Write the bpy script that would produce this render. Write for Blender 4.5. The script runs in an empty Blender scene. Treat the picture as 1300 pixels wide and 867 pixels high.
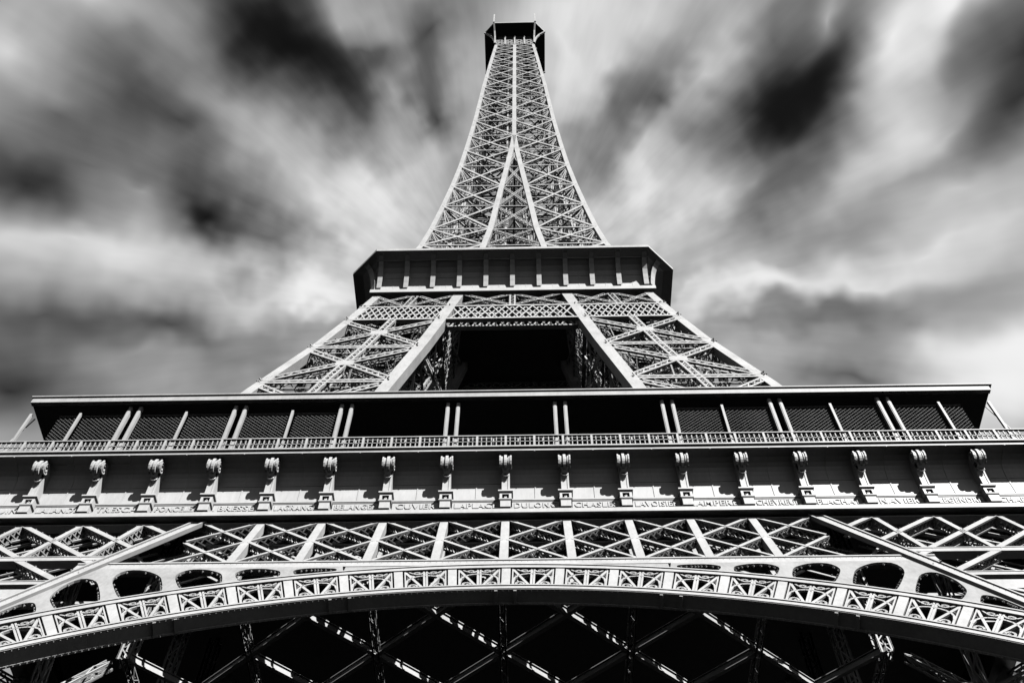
import bpy, math, random
import numpy as np
from mathutils import Vector, Matrix

scene = bpy.context.scene
col = scene.collection
random.seed(7)
V3 = lambda *a: np.array(a, float)

# ------------------------------------------------------------------ camera
CX, CD, YAW, PITCH, ROLL, FPX, PPX, PPY = 1.335, 78.286, -0.03217, 1.03410, 0.01322, 1299.4, -6.33, -21.75
fw = V3(math.sin(YAW)*math.cos(PITCH), math.cos(YAW)*math.cos(PITCH), math.sin(PITCH))
r0 = V3(math.cos(YAW), -math.sin(YAW), 0); u0 = np.cross(r0, fw)
rt = math.cos(ROLL)*r0 + math.sin(ROLL)*u0
up = -math.sin(ROLL)*r0 + math.cos(ROLL)*u0
cam = bpy.data.cameras.new('camera'); cam_ob = bpy.data.objects.new('camera', cam); col.objects.link(cam_ob)
cam_ob.matrix_world = Matrix(((rt[0], up[0], -fw[0], CX), (rt[1], up[1], -fw[1], -CD), (rt[2], up[2], -fw[2], 1.6), (0, 0, 0, 1)))
cam.sensor_fit = 'HORIZONTAL'; cam.sensor_width = 36.0; cam.lens = 36.0*FPX/1300
cam.shift_x = -PPX/1300; cam.shift_y = PPY/1300
cam.clip_end = 6000
scene.camera = cam_ob

# ------------------------------------------------------------------ exposure
scene.view_settings.view_transform = 'Standard'; scene.view_settings.look = 'None'
scene.view_settings.gamma = 1.0; scene.view_settings.use_curve_mapping = False
EXPO = 0.93
scene.view_settings.exposure = EXPO
scene.cycles.max_bounces = 4; scene.cycles.diffuse_bounces = 0; scene.cycles.glossy_bounces = 2

# ------------------------------------------------------------------ sun
SUN = V3(0.74, -1.0, 1.05); SUN /= np.linalg.norm(SUN)
sl = bpy.data.lights.new('sun', 'SUN'); sl.energy = 5.0; sl.angle = math.radians(0.5); sl.color = (1, 0.995, 0.985)
so = bpy.data.objects.new('sun', sl); col.objects.link(so)
so.rotation_euler = Vector(-SUN).to_track_quat('-Z', 'Y').to_euler()
so.location = (60, -60, 90)

# ------------------------------------------------------------------ sky: clear dark sky with long-exposure cloud streaks
world = bpy.data.worlds.new('World'); scene.world = world; world.use_nodes = True
nt = world.node_tree; N = nt.nodes; L = nt.links
for n in list(N): N.remove(n)
def node(t, **k):
    n = N.new(t)
    for a, b in k.items(): setattr(n, a, b)
    return n
def mathn(op, a, b=None, c=None, clamp=False):
    n = node('ShaderNodeMath', operation=op); n.use_clamp = clamp
    for i, x in enumerate((a, b, c)):
        if x is None: continue
        if isinstance(x, (int, float)): n.inputs[i].default_value = x
        else: L.new(x, n.inputs[i])
    return n.outputs[0]
def vdot(sock, vec):
    n = node('ShaderNodeVectorMath', operation='DOT_PRODUCT'); L.new(sock, n.inputs[0]); n.inputs[1].default_value = tuple(vec)
    return n.outputs['Value']
geo = node('ShaderNodeTexCoord')
dirv = geo.outputs['Generated']
# the clouds fan out of one point of the heavens (fixed world axes)
SKF = V3(-0.0165, 0.5118, 0.8590); SKF /= np.linalg.norm(SKF)
SKR = np.cross(SKF, V3(0, 0, 1)); SKR /= np.linalg.norm(SKR)
SKU = np.cross(SKR, SKF)
dF = mathn('MAXIMUM', vdot(dirv, SKF), 0.12)
du = mathn('DIVIDE', vdot(dirv, SKR), dF)
dv = mathn('DIVIDE', vdot(dirv, SKU), dF)
rr = mathn('SQRT', mathn('ADD', mathn('ADD', mathn('MULTIPLY', du, du), mathn('MULTIPLY', dv, dv)), 0.0012))
ang_u = mathn('DIVIDE', du, rr); ang_v = mathn('DIVIDE', dv, rr)
def streak(ang_scale, log_scale, seed, detail, rough):
    cmb = node('ShaderNodeCombineXYZ')
    L.new(mathn('MULTIPLY', ang_u, ang_scale), cmb.inputs[0]); L.new(mathn('MULTIPLY', ang_v, ang_scale), cmb.inputs[1])
    L.new(mathn('MULTIPLY_ADD', mathn('LOGARITHM', rr, 2.718), log_scale, seed), cmb.inputs[2])
    t = node('ShaderNodeTexNoise'); t.noise_dimensions = '3D'
    L.new(cmb.outputs[0], t.inputs['Vector']); t.inputs['Scale'].default_value = 1.0
    t.inputs['Detail'].default_value = detail; t.inputs['Roughness'].default_value = rough
    return t
uv = node('ShaderNodeCombineXYZ'); L.new(du, uv.inputs[0]); L.new(dv, uv.inputs[1])
warp = streak(3.2, 3.0, 3.1, 3.0, 0.5)
wsub = node('ShaderNodeVectorMath', operation='SUBTRACT'); L.new(warp.outputs['Color'], wsub.inputs[0]); wsub.inputs[1].default_value = (0.5, 0.5, 0.5)
wsc = node('ShaderNodeVectorMath', operation='SCALE'); L.new(wsub.outputs[0], wsc.inputs[0]); wsc.inputs['Scale'].default_value = 0.11
wadd = node('ShaderNodeVectorMath', operation='ADD'); L.new(uv.outputs[0], wadd.inputs[0]); L.new(wsc.outputs[0], wadd.inputs[1])
wxy = node('ShaderNodeVectorMath', operation='MULTIPLY'); L.new(wadd.outputs[0], wxy.inputs[0]); wxy.inputs[1].default_value = (1, 1, 0)
# cloud banks and clear gaps: azimuth offset, height offset, half length, half width, amount, lean in degrees (None: along the fan)
S = 1/1300.0
BANKS = [
 # left half, gaps
 (-290, 350, 170, 80, -.58, -42), (-175, 335, 110, 70, -.35, -60), (-110, 372, 75, 45, -.32, 60), (-98, 280, 70, 38, -.38, 70),
 (-400, 250, 190, 72, -.42, -30), (-560, 265, 150, 60, -.28, -25), (-330, 385, 120, 60, -.2, -35), (-490, 350, 120, 60, -.2, -30),
 (-620, 175, 190, 70, -.55, -12), (-520, 205, 130, 45, -.18, -22), (-375, 120, 108, 66, -.85, -18), (-300, 92, 80, 45, -.2, -20),
 (-590, 8, 220, 52, -.34, 0), (-440, -8, 160, 40, -.26, -6), (-640, -70, 200, 60, -.5, 0), (-480, 62, 110, 38, -.1, -10), (-330, -60, 150, 45, -.12, -10),
 (-240, -10, 140, 40, -.18, -25),
 # left half, bright banks
 (-560, 400, 120, 38, .3, -28), (-640, 345, 130, 40, .26, -24), (-470, 175, 150, 60, .42, -30), (-560, 118, 230, 45, .42, -3),
 (-300, 205, 180, 70, .24, -40), (-190, 190, 140, 70, .22, -50), (-250, 20, 170, 50, .28, -12), (-350, 50, 190, 40, .18, -8),
 (-200, 385, 90, 28, .3, -60), (-145, 305, 90, 30, .28, -65), (-100, 230, 90, 60, .12, -60), (-470, -48, 220, 34, .1, 4),
 (-330, 270, 80, 28, .12, -42),
 # right half, gaps
 (375, 310, 170, 78, -.68, 62), (345, 265, 110, 70, -.3, 55), (205, 292, 85, 52, -.46, 62), (145, 305, 90, 50, -.18, 70), (330, 385, 100, 45, -.15, 65),
 (640, 350, 150, 80, -.56, 50), (560, 370, 100, 45, -.15, 48), (645, 290, 110, 50, -.22, 42), (570, 420, 110, 30, .25, 52), (105, 215, 90, 50, -.2, 60), (320, 160, 170, 48, -.14, 28),
 (260, 135, 150, 40, -.12, 25), (350, 80, 260, 45, -.2, 14), (405, 26, 140, 28, -.24, 20), (310, -5, 190, 28, -.15, 8), (460, -58, 260, 34, -.3, -3),
 (520, 10, 220, 40, -.12, 0), (500, 190, 170, 40, -.1, 36),
 # right half, bright banks
 (65, 385, 110, 60, .22, 75), (130, 365, 130, 55, .2, 65), (245, 325, 110, 34, .34, 62), (170, 225, 120, 40, .24, 55), (480, 360, 130, 40, .36, 58),
 (400, 400, 80, 22, .3, 60), (430, 215, 190, 60, .2, 35), (560, 110, 220, 36, .24, 18), (560, 405, 100, 30, .3, 50), (545, 260, 170, 45, .22, 38), (295, 185, 150, 45, .2, 40), (160, 130, 150, 70, .2, 45),
 (455, 62, 230, 24, .26, 11), (570, 172, 170, 40, .16, 26), (250, 50, 180, 30, .18, 12), (640, -30, 140, 60, .3, 10), (640, -80, 150, 60, .26, 0), (200, 0, 130, 45, .2, 12),
]
acc = None
for (bx, by, la, lb, amt, lean) in BANKS:
    mp = node('ShaderNodeMapping', vector_type='TEXTURE')
    L.new(wxy.outputs[0], mp.inputs['Vector'])
    mp.inputs['Location'].default_value = (bx*S, by*S, 0); mp.inputs['Rotation'].default_value = (0, 0, math.radians(lean))
    mp.inputs['Scale'].default_value = (la*S*1.75, lb*S*1.85, 1)
    g = node('ShaderNodeTexGradient', gradient_type='QUADRATIC_SPHERE'); L.new(mp.outputs[0], g.inputs[0])
    acc = mathn('MULTIPLY_ADD', g.outputs['Fac'], amt*1.0, acc if acc is not None else 0.67)
n1 = streak(2.6, 1.7, 11.0, 3.0, 0.5)
n2 = streak(14.0, 2.6, 5.0, 3.0, 0.55)
val = mathn('ADD', acc, mathn('MULTIPLY', mathn('SUBTRACT', n1.outputs['Fac'], 0.5), 0.38))
val = mathn('ADD', val, mathn('MULTIPLY', mathn('SUBTRACT', n2.outputs['Fac'], 0.5), 0.13))
n3 = node('ShaderNodeTexNoise'); L.new(wxy.outputs[0], n3.inputs['Vector']); n3.inputs['Scale'].default_value = 6.5
n3.inputs['Detail'].default_value = 3.0; n3.inputs['Roughness'].default_value = 0.5
val = mathn('ADD', val, mathn('MULTIPLY', mathn('SUBTRACT', n3.outputs['Fac'], 0.5), 0.42))
# the cloud deck thins out away from the fan: the sky opposite, around the sun, is nearly clear
deckf = node('ShaderNodeMapRange', interpolation_type='SMOOTHSTEP'); L.new(vdot(dirv, SKF), deckf.inputs['Value'])
deckf.inputs['From Min'].default_value = 0.2; deckf.inputs['From Max'].default_value = 0.8
deckf.inputs['To Min'].default_value = 0.52; deckf.inputs['To Max'].default_value = 1.0
val = mathn('MULTIPLY', val, deckf.outputs[0])
hz = mathn('MULTIPLY', mathn('ABSOLUTE', vdot(dirv, (0, 0, 1))), -4.5)
val = mathn('ADD', val, mathn('MULTIPLY', mathn('EXPONENT', hz), 0.12))
val = mathn('SMOOTH_MIN', mathn('SMOOTH_MAX', val, 0.04, 0.22), 0.97, 0.12)
# hazy glow low over the horizon on the sun's side
sh = unit_h = (SUN[0]/math.hypot(SUN[0], SUN[1]), SUN[1]/math.hypot(SUN[0], SUN[1]), 0)
glow = mathn('POWER', mathn('MAXIMUM', vdot(dirv, sh), 0.0), 2.0)
val = mathn('ADD', val, mathn('MULTIPLY', mathn('MULTIPLY', glow, mathn('EXPONENT', mathn('MULTIPLY', hz, 0.6))), 0.45))
cover = mathn('POWER', val, 2.2)
skyt = node('ShaderNodeTexSky', sky_type='NISHITA'); skyt.sun_disc = False
skyt.sun_elevation = math.asin(SUN[2]); skyt.sun_rotation = math.atan2(SUN[0], SUN[1])
sep = node('ShaderNodeSeparateColor'); L.new(skyt.outputs[0], sep.inputs[0])
clear = mathn('MULTIPLY', sep.outputs['Red'], 0.04)          # black-and-white film behind a red filter: the clear sky goes dark
tot = mathn('ADD', mathn('MULTIPLY', cover, 9.4*2**-EXPO), mathn('MULTIPLY', clear, mathn('SUBTRACT', 1.0, cover)))
cc = node('ShaderNodeCombineColor')
for i in range(3): L.new(tot, cc.inputs[i])
bg = node('ShaderNodeBackground'); L.new(cc.outputs[0], bg.inputs['Color']); bg.inputs['Strength'].default_value = 0.1
wo = node('ShaderNodeOutputWorld'); L.new(bg.outputs[0], wo.inputs['Surface'])

# ------------------------------------------------------------------ materials
def paint(name, base, var=0.12, rough=0.55, scale=0.35, streaky=True, bump=0.0):
    m = bpy.data.materials.new(name); m.use_nodes = True
    t = m.node_tree; p = t.nodes['Principled BSDF']
    tc = t.nodes.new('ShaderNodeTexCoord')
    mp = t.nodes.new('ShaderNodeMapping'); mp.inputs['Scale'].default_value = (1, 1, 0.25 if streaky else 1)
    t.links.new(tc.outputs['Object'], mp.inputs['Vector'])
    a = t.nodes.new('ShaderNodeTexNoise'); a.inputs['Scale'].default_value = scale*8; a.inputs['Detail'].default_value = 6; a.inputs['Roughness'].default_value = .65
    b = t.nodes.new('ShaderNodeTexNoise'); b.inputs['Scale'].default_value = scale; b.inputs['Detail'].default_value = 3
    t.links.new(mp.outputs[0], a.inputs['Vector']); t.links.new(tc.outputs['Object'], b.inputs['Vector'])
    ad = t.nodes.new('ShaderNodeMath'); ad.operation = 'ADD'; t.links.new(a.outputs['Fac'], ad.inputs[0]); t.links.new(b.outputs['Fac'], ad.inputs[1])
    r = t.nodes.new('ShaderNodeMapRange'); r.inputs['From Min'].default_value = .65; r.inputs['From Max'].default_value = 1.35
    r.inputs['To Min'].default_value = base*(1-var); r.inputs['To Max'].default_value = base*(1+var)
    t.links.new(ad.outputs[0], r.inputs['Value'])
    c = t.nodes.new('ShaderNodeCombineColor')
    for i in range(3): t.links.new(r.outputs[0], c.inputs[i])
    t.links.new(c.outputs[0], p.inputs['Base Color'])
    p.inputs['Roughness'].default_value = rough; p.inputs['Specular IOR Level'].default_value = 0.3
    if bump:
        bm = t.nodes.new('ShaderNodeBump'); bm.inputs['Strength'].default_value = bump; bm.inputs['Distance'].default_value = .02
        t.links.new(a.outputs['Fac'], bm.inputs['Height']); t.links.new(bm.outputs[0], p.inputs['Normal'])
    return m
M_IRON = paint('painted_iron', 0.345, .2, .55, .5, True, .15)
M_PLATE = paint('painted_iron_plate', 0.275, .25, .5, .6, True, .3)
M_FRIEZE = paint('painted_frieze', 0.42, .13, .5, .5, True, .25)
M_SOFF = paint('dark_iron', 0.10, .3, .7)  # darker, rougher iron tone for soffits
M_DECK = paint('dark_deck', 0.035, .3, .85)  # near-black; on undersides it puts the shade into the colour
M_NET = paint('zinc_mesh', 0.2, .3, .8)
M_GROUND = paint('asphalt_ground', 0.04, .3, .9, .02, False)
M_LAMP = paint('lamp_glass', 0.8, .05, .3)

# ------------------------------------------------------------------ mesh helpers
BOXF = np.array([[0,3,2,1],[4,5,6,7],[0,1,5,4],[1,2,6,5],[2,3,7,6],[3,0,4,7]])
def unit(a): return a/np.linalg.norm(a)
class MB:
    def __init__(s): s.v = []; s.f = []; s.n = 0
    def box8(s, pts):
        s.v.append(np.asarray(pts, float)); s.f.extend((BOXF+s.n).tolist()); s.n += 8
    def bar(s, p0, p1, w, d, n=(0, 1, 0), off=0.0):
        """flat bar from p0 to p1, w wide in the plane across n, running off..off+d along n"""
        p0 = np.asarray(p0, float); p1 = np.asarray(p1, float); a = p1-p0; l = np.linalg.norm(a)
        if l < 1e-6: return
        a = a/l; n = np.asarray(n, float); n = n - a*np.dot(n, a)
        if np.linalg.norm(n) < 1e-6: n = np.cross(a, V3(1, .3, .2))
        n = unit(n); q = np.cross(a, n)*w/2
        i, o = n*off, n*(off+d)
        s.box8([p0-q+i, p0+q+i, p0+q+o, p0-q+o, p1-q+i, p1+q+i, p1+q+o, p1-q+o])
    def block(s, x0, x1, y0, y1, z0, z1):
        s.box8([(x0,y0,z0),(x1,y0,z0),(x1,y1,z0),(x0,y1,z0),(x0,y0,z1),(x1,y0,z1),(x1,y1,z1),(x0,y1,z1)])
    def poly(s, pts): # single face
        k = len(pts); s.v.append(np.asarray(pts, float)); s.f.append(list(range(s.n, s.n+k))); s.n += k
    def prism(s, pts, off):
        """extrude a planar outline by the vector off"""
        k = len(pts); P = np.asarray(pts, float); s.v.append(np.vstack([P, P+np.asarray(off, float)]))
        b = s.n; s.f.append([b+i for i in range(k)][::-1]); s.f.append([b+k+i for i in range(k)])
        for i in range(k):
            j = (i+1) % k; s.f.append([b+i, b+j, b+k+j, b+k+i])
        s.n += 2*k
    def rings(s, R, closed=True):
        """skin successive rings of equal length"""
        k = len(R[0]); b = s.n; s.v.append(np.vstack([np.asarray(r, float) for r in R]))
        for i in range(len(R)-1):
            for j in range(k if closed else k-1):
                jj = (j+1) % k
                s.f.append([b+i*k+j, b+i*k+jj, b+(i+1)*k+jj, b+(i+1)*k+j])
        s.n += k*len(R)
    def frustum(s, r0, r1):
        """solid between two rings (capped)"""
        b = s.n; s.rings([r0, r1]); k = len(r0)
        s.f.append([b+i for i in range(k)][::-1]); s.f.append([b+k+i for i in range(k)])
    def laced(s, p0, p1, n, W=.8, fl=.16, D=.5, th=.06, lace=.085, pitch=None, cross=False, light=False):
        """built-up beam: two flanges W apart, flat lacing between them, front and back faces D apart"""
        p0 = np.asarray(p0, float); p1 = np.asarray(p1, float); a = p1-p0; l = np.linalg.norm(a); a = a/l
        n = np.asarray(n, float); n = unit(n-a*np.dot(n, a)); q = np.cross(a, n); h = (W-fl)/2
        for sg in (-1, 1):
            s.bar(p0+q*h*sg, p1+q*h*sg, fl, th, n, 0.0); s.bar(p0+q*h*sg, p1+q*h*sg, fl, th, n, D-th)
            s.bar(p0+q*(W/2)*sg+n*fl*.45, p1+q*(W/2)*sg+n*fl*.45, fl*.9, th*.8, q*sg, -th)
        m = max(2, int(round(l/(pitch or W*.85))))
        for k in range(m):
            if cross:
                b0, b1 = p0+a*(l*k/m), p0+a*(l*(k+1)/m); s.bar(b0-q*h*(1 if k % 2 else -1), b1+q*h*(1 if k % 2 else -1), lace, th*.5, n, 0.05)
            b0, b1 = p0+a*(l*k/m), p0+a*(l*(k+1)/m); sg = 1 if k % 2 else -1
            s.bar(b0+q*h*sg, b1-q*h*sg, lace, th*.5, n, 0.012)
            if light and k % 2: continue
            s.bar(b0-q*h*sg, b1+q*h*sg, lace, th*.5, n, D-th+.012)
            for t in (-1, 1):
                c = q*(W/2)*t
                s.bar(b0+c+n*(D*.05 if k % 2 else D*.95), b1+c+n*(D*.95 if k % 2 else D*.05), lace, th*.5, q, -.01)
    def bulb(s, p, r=.07):
        p = np.asarray(p, float)
        o = [(r,0,0),(0,r,0),(-r,0,0),(0,-r,0),(0,0,r),(0,0,-r)]
        s.v.append(np.array([p+np.array(x) for x in o])); b = s.n
        for i in range(4):
            j = (i+1) % 4; s.f.append([b+i, b+j, b+4]); s.f.append([b+j, b+i, b+5])
        s.n += 6
    def mesh(s, name, mat):
        me = bpy.data.meshes.new(name); me.from_pydata(np.vstack(s.v).tolist(), [], s.f); me.materials.append(mat); me.update()
        return me
    def build(s, name, mat, parent=None):
        o = bpy.data.objects.new(name, s.mesh(name, mat)); col.objects.link(o); o.parent = parent
        return o
def copy_part(o, parent, loc=(0, 0, 0), rz=0.0, sx=1.0):
    c = o.copy(); col.objects.link(c); c.parent = parent; c.location = loc; c.rotation_euler = (0, 0, rz)
    if sx != 1.0: c.scale = (sx, 1, 1)
    for ch in o.children:
        d = ch.copy(); col.objects.link(d); d.parent = c
    return c
def interp(z, zs, ws): return float(np.interp(z, zs, ws))

# ------------------------------------------------------------------ ground
g = MB(); g.poly([(-3000,-3000,0),(3000,-3000,0),(3000,3000,0),(-3000,3000,0)])
go = g.build('ground', M_GROUND); go['kind'] = 'structure'

# ------------------------------------------------------------------ the tower
tower = bpy.data.objects.new('lattice_tower', None); col.objects.link(tower)
tower['label'] = 'tall iron lattice tower with an arch at its foot, two galleries and a slender shaft'
tower['category'] = 'tower'
BAY = 3.86

# --- plane of the lower front face: x across, v down the slope, dn inward
SL = 0.45; KN = math.sqrt(1+SL*SL); NIN = V3(0, 1/KN, -SL/KN)
def PL(x, v, dn=0.0):
    z = 51-v/KN
    return V3(x, -34.55-SL*(51-z), z)+NIN*dn
def leg_in(v): return 19.3+.485*v/KN       # inner edge of the leg
VT, VB0, VB1 = 0.12, 7.42, 8.25            # girder: top flange, bottom flange

def bulbs_along(b, p0, p1, off, step=.8, r=.075):
    p0 = np.asarray(p0, float); p1 = np.asarray(p1, float); l = np.linalg.norm(p1-p0); k = max(1, int(l/step))
    for i in range(k): b.bulb(p0+(p1-p0)*((i+.5)/k)+off, r)

# girder
gd = MB()
xe = 19.0
gd.bar(PL(-xe, VT+.12), PL(xe, VT+.12), .24, .5, NIN, -.03)
gd.bar(PL(-24, (VB0+VB1)/2), PL(24, (VB0+VB1)/2), VB1-VB0, .5, NIN, .0)
gd.bar(PL(-24, VB0+.1), PL(24, VB0+.1), .16, .06, NIN, -.06)
for k in range(140): gd.bulb(PL(-23.8+k*.34, VB0+.32, .0), .03)

for dn in (1.4,):
    gd.bar(PL(-xe, VT+.2, dn), PL(xe, VT+.2, dn), .3, .3, NIN)
girder = gd.build('arch_girder', M_IRON, tower)
pb = MB(); pb.bar(PL(0, VT+.1), PL(0, VB0+.1), .5, .5, NIN, -.045)
post0 = pb.build('girder_post', M_IRON, girder)
def box_diag(b, p0, p1, w=.27, D=.5):
    b.bar(p0, p1, w, .07, NIN, -.02)
    a = unit(p1-p0); q = np.cross(a, NIN); dn = q if q[2] < 0 else -q
    b.bar(p0+dn*(w*.5-.03), p1+dn*(w*.5-.03), .12, .05, dn, 0)      # angle leg seen from below
    b.bar(p0+NIN*D, p1+NIN*D, w*.8, .06, NIN, 0); b.bar(p0+NIN*D+dn*w*.4, p1+NIN*D+dn*w*.4, .1, .1, NIN, -.06)
    l = np.linalg.norm(p1-p0); m = int(l/.5)
    for k in range(m):
        s0, s1 = p0+(p1-p0)*(k/m), p0+(p1-p0)*((k+1)/m)
        for e in (dn*(w*.4), ):
            b.bar(s0+NIN*.05+e, s1+NIN*D+e, .075, .06, q); b.bar(s0+NIN*D+e, s1+NIN*.05+e, .075, .06, q, .03)
    bulbs_along(b, p0, p1, -dn*(w*.5+.03)+NIN*.0, 1.0)
lb = MB()
vm = (VT+VB0)/2+.05
for (xa, va, xb, vb) in ((.2, VT+.1, BAY-.2, vm-.15), (BAY-.2, VT+.1, .2, vm-.15), (.2, vm+.15, BAY-.2, VB0), (BAY-.2, vm+.15, .2, VB0)):
    box_diag(lb, PL(xa, va), PL(xb, vb))
for dn, ww in ((1.4, .17),):
    for (xa, va, xb, vb) in ((.1, VT+.1, BAY-.1, vm), (BAY-.1, VT+.1, .1, vm), (.1, vm, BAY-.1, VB0), (BAY-.1, vm, .1, VB0)):
        lb.bar(PL(xa, va, dn), PL(xb, vb, dn), ww, .08, NIN); bulbs_along(lb, PL(xa, va, dn), PL(xb, vb, dn), V3(0, 0, .14), 1.5, .045)
    lb.bar(PL(0, VT, dn), PL(0, VB0, dn), .25, .2, NIN)
bay0 = lb.build('lattice_panel', M_IRON, girder)
post0.location = (-5*BAY, 0, 0) if False else (-4*BAY, 0, 0)
for i in range(-3, 5): copy_part(post0, girder, (i*BAY, 0, 0))
bay0.location = (-5*BAY, 0, 0)
for i in range(-4, 5): copy_part(bay0, girder, (i*BAY, 0, 0))

# arch: four circles in the inclined plane (centre v, radius)
CIR = {'r0': (52.48, 40.575), 'r1': (52.65, 41.33), 'r2': (54.04, 45.224), 'r3': (54.38, 46.19)}
C0 = 53.3; AX = 0.18
def rho(c, th):
    k = C0-c[0]
    return k*math.cos(th)+math.sqrt(c[1]**2-(k*math.sin(th))**2)
def ARC(c, th, dn=0.0, extra=0.0):
    r = rho(CIR[c], th)+extra
    return PL(AX+r*math.sin(th), C0-r*math.cos(th), dn)
DTH = math.radians(3.80); NP = 12
ths = [DTH*(i/4) for i in range(-NP*4-2, NP*4+3)]
ab = MB()
def arc_solid(b, ca, cb, d0, d1, ea=0.0, eb=0.0):
    R = [[ARC(ca, t, d0, ea), ARC(cb, t, d0, eb), ARC(cb, t, d1, eb), ARC(ca, t, d1, ea)] for t in ths]
    b.rings(R); b.f.append([b.n-1-i for i in range(4)])
arc_solid(ab, 'r0', 'r1', 0, .5, 0.03, -.04)
arc_solid(ab, 'r0', 'r0', -.06, .0, 0.0, .12)
arc_solid(ab, 'r1', 'r1', -.06, .0, -.12, 0.0)
arc_solid(ab, 'r2', 'r3', 0, .22, 0.04, -.04)
arc_solid(ab, 'r2', 'r2', -.06, .0, 0.0, .12)
arc_solid(ab, 'r3', 'r3', -.06, .0, -.12, 0.0)
for k in range(int(2*NP*DTH*42/.34)):
    t = -NP*DTH+k*.34/42
    ab.bulb(ARC('r0', t, .0, .55), .03); ab.bulb(ARC('r3', t, .0, -.5), .03)
arch = ab.build('arch', M_IRON, tower)
sb = MB()
for k in range(int(2*NP*DTH*42/.3)):
    t = -NP*DTH+k*.3/42
    sb.bulb(ARC('r0', t, .76, -.14), .05); sb.bulb(ARC('r0', t, .06, -.06), .04)
arc_solid(sb, 'r0', 'r0', -.02, .78, -.05, 0.0)
arc_solid(sb, 'r0', 'r0', .70, .80, -.13, -.05)
for k in (-9.3, -6.2, -3.1, 0.0, 3.1, 6.2, 9.3):
    for dd in (-.012, .012):
        t = k*DTH+dd
        sb.bar(ARC('r0', t, 0.02, -.08), ARC('r0', t, .76, -.08), .16, .1, ARC('r0', t)-ARC('r1', t))
sb.build('arch_soffit', M_PLATE, arch)
# flat plates between ornaments
for k in range(-NP, NP+1):
    t = k*DTH; b = MB(); h = .23/43
    b.prism([ARC('r1', t-h, 0, -.1), ARC('r1', t+h, 0, -.1), ARC('r2', t+h, 0, .1), ARC('r2', t-h, 0, .1)], NIN*.22)
    for sg in (-1, 1): b.bar(ARC('r1', t+sg*h*1.55, .03), ARC('r2', t+sg*h*1.55, .03), .07, .15, NIN)
    b.build('arch_plate', M_IRON, arch)
def spiral(cx, cy, rx, ry, a0, turns, k=22):
    return [(cx+rx*(1-.72*i/k)*math.cos(a0+turns*2*math.pi*i/k), cy+ry*(1-.72*i/k)*math.sin(a0+turns*2*math.pi*i/k)) for i in range(k+1)]
for k in range(-NP, NP):
    b = MB(); tc = (k+.5)*DTH; half = DTH/2-.36/43
    def Q(u, t, dn=.05): # u -1..1 across the panel, t 0..1 up
        th = tc+u*half
        lo, hi = rho(CIR['r1'], th), rho(CIR['r2'], th); r = lo+(hi-lo)*t
        return PL(AX+r*math.sin(th), C0-r*math.cos(th), dn)
    def ribbon(pts, w, d=.12, dn=.05):
        for (a, c) in zip(pts[:-1], pts[1:]):
            p, q = Q(*a, dn), Q(*c, dn); e = unit(q-p)*w*.2
            b.bar(p-e, q+e, w, d, NIN)
    for u in (-.07, .07): ribbon([(u, 0), (u, 1)], .1)
    b.bar(Q(0, .0, .1), Q(0, 1, .1), .12, .06, NIN)
    for sg in (-1, 1):
        ribbon([(sg*.12, 0), (sg*.97, .97)], .15)
        ribbon([(sg*(1-.02), .0), (sg*.97, .3), (sg*.9, .5), (sg*.72, .62), (sg*.5, .69), (sg*.25, .73), (0, .74)], .11)
        ribbon(spiral(sg*.38, .89, .25, .085, math.pi if sg > 0 else 0, 1.05*sg, 14), .12, .1, .03)
        ribbon([(sg*.62, .9), (sg*.8, .99)], .08)
        ribbon(spiral(sg*.66, .12, .24, .12, 0 if sg < 0 else math.pi, -1.05*sg, 14), .12, .1, .03)
        b.bulb(Q(sg*.9, .62), .09)
    b.build('arch_ornament', M_IRON, arch)

# spandrel plates with rounded openings
def clip(poly, f):
    out = []
    for i in range(len(poly)):
        p, q = poly[i], poly[(i+1) % len(poly)]; a, c = f(p), f(q)
        if a >= 0: out.append(p)
        if (a >= 0) != (c >= 0):
            t = a/(a-c); out.append((p[0]+(q[0]-p[0])*t, p[1]+(q[1]-p[1])*t))
    return out
def hit(poly, c, an):
    dx, dy = math.cos(an), math.sin(an); best = None
    for i in range(len(poly)):
        (x0, y0), (x1, y1) = poly[i], poly[(i+1) % len(poly)]
        ex, ey = x1-x0, y1-y0; det = dx*ey-dy*ex
        if abs(det) < 1e-9: continue
        t = ((x0-c[0])*ey-(y0-c[1])*ex)/det; s_ = ((x0-c[0])*dy-(y0-c[1])*dx)/det
        if t > 0 and -1e-6 <= s_ <= 1+1e-6 and (best is None or t < best): best = t
    return best
def pv(c, th, e=0.0):
    r = rho(CIR[c], th)+e
    return (AX+r*math.sin(th), C0-r*math.cos(th))
def chord_f(side, gap=0.0): # >=0 on the arch side of the leg chord
    return lambda p: (leg_in(p[1])-gap*1.1) - side*p[0]
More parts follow.
